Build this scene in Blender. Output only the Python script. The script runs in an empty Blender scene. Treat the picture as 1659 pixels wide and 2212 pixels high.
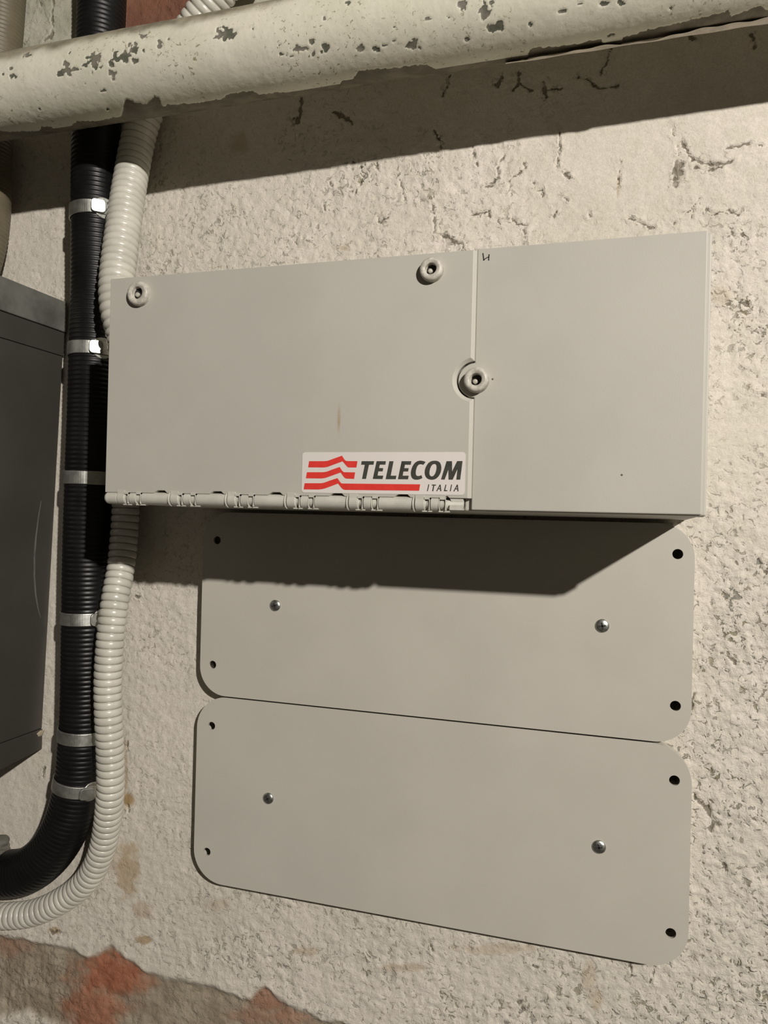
import bpy, bmesh, math, random
import numpy as np
from mathutils import Vector, Matrix
from mathutils.geometry import tessellate_polygon

random.seed(4)
SC = bpy.context.scene
COL = SC.collection

# ------------------------------------------------------------------ camera
IMG_W, IMG_H, FPX = 1659.0, 2212.0, 1600.0
YAW, ROLL, PITCH = 0.2925, 0.0246, 0.0042
CAM_D = 0.80
_f = np.array([-math.sin(YAW) * math.cos(PITCH), math.cos(YAW) * math.cos(PITCH), math.sin(PITCH)])
_r0 = np.cross(_f, [0, 0, 1]); _r0 /= np.linalg.norm(_r0)
_u0 = np.cross(_r0, _f)
_r = math.cos(ROLL) * _r0 + math.sin(ROLL) * _u0
_u = math.cos(ROLL) * _u0 - math.sin(ROLL) * _r0
CAM_P = np.array([0.0, -CAM_D, 0.0])
cam_data = bpy.data.cameras.new('camera')
cam = bpy.data.objects.new('camera', cam_data)
COL.objects.link(cam)
cam.matrix_world = Matrix(((_r[0], _u[0], -_f[0], CAM_P[0]), (_r[1], _u[1], -_f[1], CAM_P[1]),
                           (_r[2], _u[2], -_f[2], CAM_P[2]), (0, 0, 0, 1)))
cam_data.sensor_fit = 'VERTICAL'
cam_data.sensor_height = 24.0
cam_data.lens = 24.0 * FPX / IMG_H
cam_data.clip_start = 0.01
SC.camera = cam

# ------------------------------------------------------------------ light and exposure
world = bpy.data.worlds.new('cellar_gloom'); SC.world = world
world.use_nodes = True
world.node_tree.nodes['Background'].inputs[0].default_value = (1.0, 0.86, 0.68, 1)
world.node_tree.nodes['Background'].inputs[1].default_value = 0.058
lamp_data = bpy.data.lights.new('ceiling_bulb', 'POINT')
lamp_data.energy = 376.0
lamp_data.color = (1.0, 0.935, 0.872)
lamp_data.shadow_soft_size = 0.032
lamp = bpy.data.objects.new('ceiling_bulb', lamp_data)
COL.objects.link(lamp)
lamp.location = (1.507, -2.20, 1.056)
SC.view_settings.view_transform = 'Standard'
SC.view_settings.look = 'None'
SC.view_settings.exposure = 0.0
SC.view_settings.gamma = 1.0
SC.view_settings.use_curve_mapping = False

# ------------------------------------------------------------------ measuring helpers
def ray(px, py):
    return _f + _r * (px - IMG_W / 2) / FPX - _u * (py - IMG_H / 2) / FPX

def at(px, py, y=0.0):
    d = ray(px, py); t = (y + CAM_D) / d[1]
    return Vector(CAM_P + d * t)

def at_x(px, py, x):
    d = ray(px, py); t = x / d[0]
    return Vector(CAM_P + d * t)

def to_px(P):
    v = P - CAM_P; z = v @ _f
    return IMG_W / 2 + FPX * (v @ _r) / z, IMG_H / 2 - FPX * (v @ _u) / z

# ------------------------------------------------------------------ object helpers
def tag(o, label=None, cat=None, group=None, kind=None):
    if label: o['label'] = label
    if cat: o['category'] = cat
    if group: o['group'] = group
    if kind: o['kind'] = kind
    return o

def empty(name, loc=(0, 0, 0)):
    o = bpy.data.objects.new(name, None); COL.objects.link(o)
    o.empty_display_size = 0.02
    o.location = loc
    return o

def link_mesh(name, me, mat, parent=None, smooth=False):
    o = bpy.data.objects.new(name, me); COL.objects.link(o)
    if mat: me.materials.append(mat)
    if smooth:
        me.polygons.foreach_set('use_smooth', [True] * len(me.polygons))
    if parent is not None:
        o.parent = parent
        o.matrix_parent_inverse = Matrix.Translation(-Vector(parent_origin(parent)))
    return o

def parent_origin(p):
    v = Vector(p.location)
    return v if p.parent is None else (p.matrix_parent_inverse @ v) + Vector(parent_origin(p.parent)) if False else v

def obj(name, bm, mat, parent=None, smooth=False, bevel=0.0, seg=2):
    me = bpy.data.meshes.new(name)
    bmesh.ops.recalc_face_normals(bm, faces=bm.faces[:])
    bm.to_mesh(me); bm.free()
    o = link_mesh(name, me, mat, parent, smooth)
    if bevel:
        m = o.modifiers.new('bevel', 'BEVEL'); m.width = bevel; m.segments = seg
        m.limit_method = 'ANGLE'; m.angle_limit = math.radians(40)
        m.harden_normals = False
    return o

def add_hexa(bm, p):
    """p: 8 points, 0-3 back loop, 4-7 front loop"""
    v = [bm.verts.new(q) for q in p]
    for f in ((0, 1, 2, 3), (7, 6, 5, 4), (0, 4, 5, 1), (1, 5, 6, 2), (2, 6, 7, 3), (3, 7, 4, 0)):
        bm.faces.new([v[i] for i in f])

def add_box(bm, x0, x1, y0, y1, z0, z1):
    add_hexa(bm, [(x0, y1, z0), (x1, y1, z0), (x1, y1, z1), (x0, y1, z1),
                  (x0, y0, z0), (x1, y0, z0), (x1, y0, z1), (x0, y0, z1)])

def add_lathe(bm, centre, axis, profile, n=40, cap0=True, cap1=True):
    """profile: (distance along axis, radius)"""
    axis = Vector(axis).normalized()
    a = axis.orthogonal().normalized(); b = axis.cross(a)
    c = Vector(centre)
    rings = []
    for h, r in profile:
        rings.append([bm.verts.new(c + axis * h + (a * math.cos(2 * math.pi * k / n) + b * math.sin(2 * math.pi * k / n)) * r)
                      for k in range(n)])
    for i in range(len(rings) - 1):
        for k in range(n):
            bm.faces.new((rings[i][k], rings[i][(k + 1) % n], rings[i + 1][(k + 1) % n], rings[i + 1][k]))
    if cap0: bm.faces.new(rings[0])
    if cap1: bm.faces.new(rings[-1])

def add_plate(bm, outline, holes, y_front, y_back):
    """outline / holes: lists of (x, z); solid sheet between y_front and y_back"""
    loops = [outline] + list(holes)
    polys = [[Vector((x, z, 0)) for x, z in lp] for lp in loops]
    flat = [p for lp in polys for p in lp]
    tris = tessellate_polygon(polys) if holes else [tuple(range(len(outline)))]
    fv = [bm.verts.new((p.x, y_front, p.y)) for p in flat]
    for t in tris:
        try: bm.faces.new([fv[i] for i in t])
        except ValueError: pass
    if y_back is None: return
    bv = [bm.verts.new((p.x, y_back, p.y)) for p in flat]
    for t in tris:
        try: bm.faces.new([bv[i] for i in t])
        except ValueError: pass
    s = 0
    for lp in loops:
        n = len(lp)
        for k in range(n):
            bm.faces.new((fv[s + k], fv[s + (k + 1) % n], bv[s + (k + 1) % n], bv[s + k]))
        s += n

def circle(cx, cz, r, n=28, a0=0.0):
    return [(cx + r * math.cos(a0 + 2 * math.pi * k / n), cz + r * math.sin(a0 + 2 * math.pi * k / n)) for k in range(n)]

def round_rect(x0, x1, z0, z1, r, n=12):
    pts = []
    for cx, cz, a in ((x1 - r, z1 - r, 0), (x0 + r, z1 - r, 90), (x0 + r, z0 + r, 180), (x1 - r, z0 + r, 270)):
        for k in range(n + 1):
            t = math.radians(a + 90 * k / n)
            pts.append((cx + r * math.cos(t), cz + r * math.sin(t)))
    return pts

def grid_mesh(name, P, closed=False):
    """P: (rows, cols, 3) array -> quad mesh"""
    R, C = P.shape[:2]
    me = bpy.data.meshes.new(name)
    me.vertices.add(R * C)
    me.vertices.foreach_set('co', P.reshape(-1).astype(np.float32))
    i = np.arange(R - 1)[:, None] * C
    if closed:
        j = np.arange(C)[None, :]; j2 = (j + 1) % C
    else:
        j = np.arange(C - 1)[None, :]; j2 = j + 1
    q = np.stack([i + j, i + j2, i + C + j2, i + C + j], -1).reshape(-1)
    n = len(q) // 4
    me.loops.add(len(q)); me.loops.foreach_set('vertex_index', q.astype(np.int32))
    me.polygons.add(n)
    me.polygons.foreach_set('loop_start', (np.arange(n) * 4).astype(np.int32))
    me.polygons.foreach_set('loop_total', np.full(n, 4, np.int32))
    me.polygons.foreach_set('use_smooth', np.ones(n, bool))
    me.update(calc_edges=True)
    return me

def set_attr(me, name, arr):
    a = me.attributes.new(name, 'FLOAT', 'POINT')
    a.data.foreach_set('value', arr.reshape(-1).astype(np.float32))

# ------------------------------------------------------------------ numpy noise
_rng = np.random.RandomState(7)
_perm = _rng.permutation(512).astype(np.int64)
_ang = _rng.rand(512) * 2 * np.pi
_gx, _gy = np.cos(_ang), np.sin(_ang)

def perlin(x, y):
    xi = np.floor(x).astype(np.int64); yi = np.floor(y).astype(np.int64)
    xf = x - xi; yf = y - yi
    def g(ix, iy, dx, dy):
        h = _perm[(_perm[ix & 511] + iy) & 511]
        return _gx[h] * dx + _gy[h] * dy
    s = xf * xf * xf * (xf * (xf * 6 - 15) + 10); t = yf * yf * yf * (yf * (yf * 6 - 15) + 10)
    a = g(xi, yi, xf, yf); b = g(xi + 1, yi, xf - 1, yf)
    c = g(xi, yi + 1, xf, yf - 1); d = g(xi + 1, yi + 1, xf - 1, yf - 1)
    return (a + s * (b - a)) * (1 - t) + (c + s * (d - c)) * t

def fbm(x, y, f, octs=3, gain=0.5, off=0.0):
    v = 0; a = 1.0
    for k in range(octs):
        v = v + a * perlin(x * f + off + 17.3 * k, y * f + off * 1.7 - 9.1 * k); f *= 2.03; a *= gain
    return v

def sstep(a, b, x):
    t = np.clip((x - a) / (b - a), 0, 1)
    return t * t * (3 - 2 * t)

# ------------------------------------------------------------------ materials
def mat(name):
    m = bpy.data.materials.new(name); m.use_nodes = True
    nt = m.node_tree
    return m, nt, nt.nodes['Principled BSDF']

def N(nt, kind, **kw):
    n = nt.nodes.new(kind)
    for k, v in kw.items(): setattr(n, k, v)
    return n

def noise(nt, scale, detail=3, rough=0.5, dist=0.0, vec=None):
    n = N(nt, 'ShaderNodeTexNoise'); n.inputs['Scale'].default_value = scale
    n.inputs['Detail'].default_value = detail; n.inputs['Roughness'].default_value = rough
    n.inputs['Distortion'].default_value = dist
    if vec is None:
        tc = N(nt, 'ShaderNodeTexCoord'); vec = tc.outputs['Object']
    nt.links.new(vec, n.inputs['Vector'])
    return n.outputs['Fac']

def ramp(nt, val, stops):
    r = N(nt, 'ShaderNodeMapRange'); r.interpolation_type = 'SMOOTHSTEP'
    nt.links.new(val, r.inputs['Value'])
    r.inputs['From Min'].default_value, r.inputs['From Max'].default_value = stops[0], stops[1]
    r.inputs['To Min'].default_value, r.inputs['To Max'].default_value = stops[2], stops[3]
    return r.outputs['Result']

def math_n(nt, op, a, b=None):
    n = N(nt, 'ShaderNodeMath', operation=op)
    for i, v in enumerate((a, b)):
        if v is None: continue
        if isinstance(v, (int, float)): n.inputs[i].default_value = v
        else: nt.links.new(v, n.inputs[i])
    return n.outputs[0]

def mix(nt, fac, a, b):
    n = N(nt, 'ShaderNodeMix', data_type='RGBA')
    if isinstance(fac, (int, float)): n.inputs[0].default_value = fac
    else: nt.links.new(fac, n.inputs[0])
    for i, v in ((6, a), (7, b)):
        if isinstance(v, tuple): n.inputs[i].default_value = (*v, 1)
        else: nt.links.new(v, n.inputs[i])
    return n.outputs[2]

def bump(nt, bsdf, h, strength, dist):
    b = N(nt, 'ShaderNodeBump'); b.inputs['Strength'].default_value = strength
    b.inputs['Distance'].default_value = dist
    nt.links.new(h, b.inputs['Height']); nt.links.new(b.outputs[0], bsdf.inputs['Normal'])

def attr(nt, name):
    a = N(nt, 'ShaderNodeAttribute'); a.attribute_name = name
    return a.outputs['Fac']

def plastic(name, col, var=0.05, rough=0.45, bscale=900, bstr=0.08, metal=0.0, big=9):
    m, nt, b = mat(name)
    if 'black_conduit' in name: b.inputs['Specular IOR Level'].default_value = 0.3
    n1 = noise(nt, big, 4, 0.6)
    d = tuple(c * (1 - var) for c in col); l = tuple(min(1, c * (1 + var)) for c in col)
    nt.links.new(mix(nt, ramp(nt, n1, (0.3, 0.7, 0, 1)), d, l), b.inputs['Base Color'])
    b.inputs['Metallic'].default_value = metal
    n2 = noise(nt, bscale, 2)
    nt.links.new(ramp(nt, n1, (0.2, 0.8, rough * 0.9, min(1, rough * 1.12))), b.inputs['Roughness'])
    bump(nt, b, n2, bstr, 0.0004)
    return m

M_LID = plastic('box_grey_plastic', (0.462, 0.447, 0.392), 0.03, 0.5, 700, 0.10)
M_HINGE = plastic('hinge_grey_plastic', (0.52, 0.51, 0.45), 0.07, 0.45, 500, 0.2, 0, 60)
M_PLATE = plastic('plate_grey_plastic', (0.50, 0.478, 0.415), 0.025, 0.5, 700, 0.10)
M_KNOB = plastic('knob_plastic', (0.50, 0.475, 0.41), 0.22, 0.42, 500, 0.25, 0, 220)
M_STEEL = plastic('galvanised_steel', (0.55, 0.56, 0.52), 0.12, 0.46, 300, 0.2, 1.0, 90)
M_SCREW = plastic('zinc_screw', (0.55, 0.57, 0.54), 0.2, 0.34, 500, 0.3, 1.0, 300)
M_DARK = plastic('dark_recess', (0.02, 0.02, 0.018), 0.1, 0.8)
M_BLACK = plastic('black_conduit_plastic', (0.0060, 0.0060, 0.0062), 0.25, 0.40, 350, 0.12, 0, 30)
M_GREYC = plastic('light_grey_conduit_plastic', (0.56, 0.545, 0.475), 0.10, 0.30, 300, 0.25, 0, 35)
def tint_grooves(m, col, amount):  # mixes a darker colour into the grooves between the ribs
    nt = m.node_tree; b = nt.nodes['Principled BSDF']
    src = b.inputs['Base Color'].links[0].from_socket
    f = math_n(nt, 'MULTIPLY', ramp(nt, attr(nt, 'groove'), (0.30, 0.75, 0, 1)), amount)
    nt.links.new(mix(nt, f, src, col), b.inputs['Base Color'])
tint_grooves(M_GREYC, (0.19, 0.175, 0.12), 0.75)
M_TAN = plastic('tan_conduit_plastic', (0.135, 0.115, 0.072), 0.12, 0.5, 300, 0.25, 0, 35)
M_CAB = plastic('dark_cabinet_paint', (0.056, 0.054, 0.045), 0.10, 0.38, 300, 0.12, 0, 7)
M_CABROOF = plastic('cabinet_roof_metal', (0.19, 0.195, 0.17), 0.30, 0.40, 200, 0.2, 0.35, 22)
M_STICK = plastic('sticker_white', (0.70, 0.66, 0.62), 0.02, 0.4, 300, 0.02)
M_RED = plastic('sticker_red', (0.70, 0.045, 0.035), 0.05, 0.4, 300, 0.02, 0, 200)
M_INK = plastic('sticker_charcoal', (0.052, 0.054, 0.044), 0.12, 0.4, 300, 0.02, 0, 200)
M_PEN = plastic('pen_ink', (0.02, 0.025, 0.02), 0.1, 0.5)
M_MORTAR = plastic('grey_mortar', (0.14, 0.135, 0.11), 0.25, 0.9, 120, 0.8, 0, 60)
M_STRIP = plastic('loose_paint', (0.66, 0.61, 0.53), 0.18, 0.7, 300, 0.4, 0, 60)
M_SCR = plastic('scratch_grey', (0.12, 0.12, 0.11), 0.3, 0.5, 200, 0.1, 0, 40)
M_CHIP = plastic('cream_paint_blob', (0.36, 0.31, 0.22), 0.2, 0.7, 300, 0.3, 0, 100)

def stained_lid():
    m = plastic('box_lid_plastic_with_rust_streak', (0.462, 0.447, 0.392), 0.03, 0.5, 700, 0.10)
    nt = m.node_tree; b = nt.nodes['Principled BSDF']
    src = b.inputs['Base Color'].links[0].from_socket
    tc = N(nt, 'ShaderNodeTexCoord'); mp = N(nt, 'ShaderNodeMapping')
    c = at(732, 905, -0.187)
    mp.vector_type = 'POINT'
    mp.inputs['Location'].default_value = (-c.x / 0.0024, 0, -c.z / 0.017)
    mp.inputs['Scale'].default_value = (1 / 0.0024, 0.0, 1 / 0.017)
    nt.links.new(tc.outputs['Object'], mp.inputs['Vector'])
    ln = N(nt, 'ShaderNodeVectorMath', operation='LENGTH'); nt.links.new(mp.outputs[0], ln.inputs[0])
    f = ramp(nt, ln.outputs['Value'], (0.1, 1.0, 0.75, 0.0))
    f = math_n(nt, 'MULTIPLY', f, ramp(nt, noise(nt, 380, 2), (0.3, 0.6, 0.6, 1)))
    nt.links.new(mix(nt, f, src, (0.36, 0.25, 0.13)), b.inputs['Base Color'])
    return m
M_LID2 = stained_lid()

def wall_material():
    m, nt, b = mat('old_whitewashed_plaster')
    big = noise(nt, 5, 5, 0.6)
    base = mix(nt, ramp(nt, big, (0.3, 0.7, 0, 1)), (0.62, 0.585, 0.505), (0.71, 0.66, 0.585))
    mid = noise(nt, 45, 4, 0.6)
    base = mix(nt, ramp(nt, mid, (0.35, 0.75, 0, 0.35)), base, (0.54, 0.52, 0.42))
    rough = attr(nt, 'rough')
    fg = noise(nt, 420, 3, 0.6, 0.5)
    base = mix(nt, ramp(nt, fg, (0.36, 0.62, 0.30, 0)), base, (0.44, 0.40, 0.32))
    # small dirty pits, only where the plaster is rough
    wn = noise(nt, 150, 3, 0.62, 0.7)
    wn2 = noise(nt, 38, 2, 0.5, 0.3)
    thr = math_n(nt, 'ADD', wn, math_n(nt, 'MULTIPLY', math_n(nt, 'SUBTRACT', wn2, 0.5), 0.35))
    pits = ramp(nt, thr, (0.425, 0.335, 0, 1))
    pits = math_n(nt, 'MULTIPLY', pits, rough)
    pitcol = mix(nt, ramp(nt, noise(nt, 60, 2), (0.4, 0.6, 0, 1)), (0.17, 0.15, 0.065), (0.15, 0.145, 0.12))
    base = mix(nt, math_n(nt, 'MULTIPLY', pits, 0.78), base, pitcol)
    base = mix(nt, math_n(nt, 'MULTIPLY', attr(nt, 'stain'), 1.0), base, (0.36, 0.255, 0.13))
    base = mix(nt, attr(nt, 'upper_shade'), base, (0.33, 0.335, 0.25))  # greenish partial shade above the pipe, mixed into the wall colour
    # bare patch
    mort = mix(nt, ramp(nt, noise(nt, 26, 5, 0.6), (0.35, 0.65, 0, 1)), (0.27, 0.222, 0.16), (0.37, 0.32, 0.24))
    base = mix(nt, attr(nt, 'mortar'), base, mort)
    redc = mix(nt, ramp(nt, noise(nt, 60, 4, 0.6), (0.35, 0.65, 0, 1)), (0.30, 0.115, 0.062), (0.37, 0.155, 0.088))
    redc = mix(nt, attr(nt, 'upper_shade'), redc, (0.125, 0.043, 0.026))  # the same painted shade darkens the red patch
    base = mix(nt, attr(nt, 'brick'), base, redc)
    edge_n = noise(nt, 330, 2)
    ck = ramp(nt, math_n(nt, 'ADD', attr(nt, 'crack'), math_n(nt, 'MULTIPLY', math_n(nt, 'SUBTRACT', edge_n, 0.5), 0.5)), (0.35, 0.7, 0, 1))
    base = mix(nt, math_n(nt, 'MULTIPLY', ck, 0.78), base, (0.125, 0.105, 0.07))
    nt.links.new(base, b.inputs['Base Color'])
    b.inputs['Roughness'].default_value = 0.88
    b.inputs['Specular IOR Level'].default_value = 0.25
    h = math_n(nt, 'ADD', math_n(nt, 'MULTIPLY', wn, math_n(nt, 'ADD', math_n(nt, 'MULTIPLY', rough, 1.15), 0.10)),
               math_n(nt, 'MULTIPLY', noise(nt, 700, 2), 0.18))
    h = math_n(nt, 'SUBTRACT', h, math_n(nt, 'MULTIPLY', pits, 0.35))
    bump(nt, b, h, 0.95, 0.0019)
    return m

def pipe_material():
    m, nt, b = mat('old_cream_painted_pipe')
    base = mix(nt, ramp(nt, noise(nt, 14, 5, 0.6), (0.3, 0.7, 0, 1)), (0.60, 0.585, 0.465), (0.69, 0.665, 0.555))
    pits = ramp(nt, noise(nt, 260, 3, 0.6, 0.8), (0.395, 0.33, 0, 1))
    base = mix(nt, math_n(nt, 'MULTIPLY', pits, attr(nt, 'speck')), base, (0.22, 0.20, 0.10))
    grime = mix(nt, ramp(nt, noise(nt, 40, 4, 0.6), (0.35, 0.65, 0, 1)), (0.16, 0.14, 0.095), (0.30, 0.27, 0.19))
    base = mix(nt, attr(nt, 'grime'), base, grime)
    en = math_n(nt, 'MULTIPLY', math_n(nt, 'SUBTRACT', noise(nt, 300, 2), 0.5), 0.5)
    ck = ramp(nt, math_n(nt, 'ADD', attr(nt, 'chip'), en), (0.4, 0.65, 0, 1))
    chipc = mix(nt, ramp(nt, noise(nt, 70, 2), (0.4, 0.6, 0, 1)), (0.10, 0.105, 0.075), (0.19, 0.175, 0.14))
    base = mix(nt, ck, base, chipc)
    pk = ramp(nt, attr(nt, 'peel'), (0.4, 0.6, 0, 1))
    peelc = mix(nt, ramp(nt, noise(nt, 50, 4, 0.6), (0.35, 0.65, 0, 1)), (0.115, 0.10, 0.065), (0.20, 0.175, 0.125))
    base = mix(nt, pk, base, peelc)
    nt.links.new(base, b.inputs['Base Color'])
    b.inputs['Roughness'].default_value = 0.62
    h = math_n(nt, 'ADD', noise(nt, 240, 3, 0.55), math_n(nt, 'MULTIPLY', noise(nt, 60, 3), 0.3))
    bump(nt, b, h, 0.22, 0.0010)
    return m

# ------------------------------------------------------------------ THE WALL
def px_line(pts): return [(at(x, y).x, at(x, y).z) for x, y in pts]

CRACKS = [  # (half width in photo pixels, points)
    (11, [(1466, 355), (1463, 378), (1458, 402)]), (3.6, [(1474, 305), (1487, 332), (1498, 342), (1521, 351), (1551, 355), (1582, 349)]),
    (3, [(1500, 362), (1530, 368), (1560, 362)]), (1.6, [(1455, 276), (1456, 292)]), (1.6, [(1462, 310), (1466, 336)]),
    (2.0, [(1569, 321), (1577, 318), (1596, 316), (1636, 308)]), (3, [(1640, 311), (1648, 314)]), (3, [(1577, 318), (1580, 319)]),
    (2.1, [(1511, 428), (1494, 451), (1476, 466), (1457, 485)]), (2.2, [(1526, 453), (1538, 462), (1555, 458), (1572, 455), (1597, 465)]),
    (1.8, [(1358, 472), (1386, 482), (1400, 490), (1418, 494)]), (4, [(1274, 464), (1277, 468)]), (1.8, [(1500, 452), (1495, 470)]),
    (3.4, [(1107, 472), (1113, 480), (1120, 485), (1139, 485)]), (3.0, [(1132, 498), (1137, 519)]),
    (3.0, [(1120, 152), (1122, 178), (1135, 187), (1150, 195)]), (2.6, [(1107, 195), (1122, 178)]), (5, [(1174, 175), (1179, 209)]),
    (2.4, [(1180, 193), (1212, 191)]), (2.4, [(1250, 165), (1275, 172), (1283, 184), (1292, 190), (1312, 186), (1336, 185)]),
    (2.0, [(1320, 104), (1311, 130), (1299, 155)]), (6, [(1626, 72), (1631, 98)]), (7, [(1488, 78), (1498, 82)]),
    (1.2, [(1209, 286), (1210, 320), (1204, 357)]), (1.3, [(1340, 350), (1336, 400)]), (4, [(1222, 378), (1229, 380)]),
    (2.6, [(1152, 392), (1154, 398)]), (1.6, [(1157, 413), (1172, 408), (1171, 425), (1176, 415)]), (2.5, [(1220, 428), (1226, 434)]),
    (1.6, [(1130, 350), (1136, 360), (1120, 375), (1102, 385)]), (1.6, [(1103, 400), (1098, 412)]), (2, [(1202, 457), (1192, 470)]),
    (2.2, [(930, 431), (936, 448), (939, 477), (940, 492), (938, 502)]), (3.6, [(938, 503), (950, 506), (960, 512)]),
    (4.2, [(968, 512), (978, 520), (990, 527)]), (2.2, [(988, 527), (999, 522), (1001, 534)]), (3, [(1000, 514), (1003, 512)]),
    (1.5, [(857, 370), (860, 381), (867, 400), (875, 428)]), (1.5, [(938, 282), (948, 300), (954, 322)]),
    (2.2, [(1019, 315), (1025, 336), (1031, 358)]), (2.2, [(1087, 338), (1076, 360), (1075, 385), (1060, 400), (1047, 403)]),
    (1.8, [(815, 464), (820, 481), (838, 470)]), (1.3, [(780, 358), (786, 381), (775, 400), (765, 421)]), (1.2, [(812, 350), (818, 372)]),
    (4.5, [(651, 212), (648, 245), (641, 265)]), (7, [(640, 255), (644, 262)]), (3.2, [(971, 162), (966, 185), (955, 206)]),
    (1.6, [(1018, 465), (1030, 462), (1055, 456)]), (3, [(1077, 475), (1080, 487)]), (2.5, [(1098, 478), (1103, 482)]), (1.8, [(1056, 460), (1058, 475)]),
    (4, [(1570, 655), (1576, 655)]), (4, [(1594, 646), (1602, 652), (1614, 658), (1620, 664)]), (3.5, [(1597, 622), (1601, 629)]),
    (4, [(1583, 500), (1586, 514)]), (3, [(1600, 505), (1610, 511)]), (2, [(1608, 687), (1594, 706)]), (2.2, [(1636, 841), (1650, 855), (1659, 862)]),
    (3, [(1641, 1205), (1643, 1225), (1656, 1235)]), (2.5, [(1560, 1243), (1566, 1260)]), (3.5, [(1564, 1276), (1568, 1294)]),
    (2.8, [(1557, 1408), (1570, 1416), (1590, 1434)]), (2.4, [(1512, 1440), (1506, 1462)]), (2.4, [(1499, 1500), (1492, 1545)]),
    (4.2, [(1499, 1713), (1503, 1724), (1510, 1730), (1519, 1738)]), (6.5, [(1524, 1742), (1530, 1757), (1540, 1772), (1549, 1780)]),
    (5.5, [(1540, 1775), (1537, 1797)]), (2.2, [(1622, 1766), (1634, 1772), (1637, 1784)]), (2, [(1592, 1876), (1600, 1878)]),
    (2, [(1563, 1866), (1569, 1880)]), (6, [(1122, 2168), (1132, 2178), (1132, 2184)]), (3.2, [(931, 2044), (936, 2056)]),
    (2.4, [(1150, 2084), (1160, 2093)]), (4, [(294, 1287), (299, 1290)]), (1.5, [(275, 1600), (275, 1612), (272, 1625)]),
    (1.6, [(277, 1742), (276, 1756)]), (2.6, [(266, 1769), (270, 1767)]), (4, [(112, 2017), (122, 2012)]), (1.8, [(96, 1660), (92, 1678)]),
    (1.6, [(113, -30), (114, 10), (112, 30), (113, 70), (108, 84)]), (3, [(86, 6), (87, 12)]), (4, [(96, 86), (112, 76)]), (2.4, [(54, 89), (57, 91)]),
    (2.2, [(760, 348), (765, 352)]), (2, [(700, 440), (703, 452)]), (2.4, [(1360, 2080), (1365, 2110)]), (2.4, [(1410, 2105), (1404, 2125)]),
    (7, [(1080, 170), (1074, 182)]), (5, [(720, 240), (760, 262)]), (1.5, [(645, 520), (660, 512)]), (1.7, [(713, 388), (716, 402)]),
]
PLATE_HOLES_PX = [(469, 1167), (1464, 1197), (459, 1436), (1459, 1525), (457, 1568), (1457, 1686), (447, 1840), (1449, 2016)]
STAINS = [(275, 1880, 28, 62, .65), (278, 1728, 14, 16, 1.0), (269, 1670, 7, 75, .6), (309, 2030, 20, 9, .8), (309, 1965, 22, 22, .45),
          (250, 1860, 22, 25, .3), (116, 2010, 14, 8, .7), (1335, 400, 3, 24, .5), (1272, 2110, 18, 40, .35), (740, 535, 25, 6, .4),
          (1070, 2050, 90, 12, .35), (560, 590, 60, 7, .5), (520, 310, 22, 24, .4), (660, 2055, 30, 10, .4), (880, 2090, 50, 10, .4),
          (1560, 640, 24, 24, .25), (470, 1955, 30, 14, .3), (1290, 2160, 14, 30, .4)]
ROUGH = [(60, 60, .25), (330, 480, .45), (450, 440, .5), (600, 480, .55), (800, 430, .5), (860, 500, .5), (700, 380, .45), (500, 300, .15), (1000, 200, .15), (1500, 150, .05),
         (1050, 420, .45), (1200, 400, .12), (1350, 350, .05), (1400, 500, .2), (1600, 420, .15), (1600, 250, .05), (1560, 560, .6), (1620, 620, .8),
         (1570, 780, .45), (1640, 800, .6), (1580, 950, .25), (1640, 1000, .45), (1560, 1150, .55), (1650, 1200, .5), (1570, 1320, .95),
         (1640, 1400, .8), (1560, 1500, .9), (1640, 1600, .85), (1560, 1680, .9), (1640, 1800, .85), (1560, 1900, .9), (1640, 2050, .9),
         (1540, 2150, .85), (1400, 2150, .7), (1200, 2130, .6), (1000, 2080, .5), (800, 2020, .55), (600, 1960, .5), (450, 1960, .45), (700, 2100, .5),
         (350, 1900, .3), (350, 1500, .25), (350, 1350, .35), (320, 1700, .3), (90, 500, .25), (60, 1750, .12), (120, 1200, .1), (900, 2190, .65), (200, 2000, .3), (30, 2200, .8)]

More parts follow.
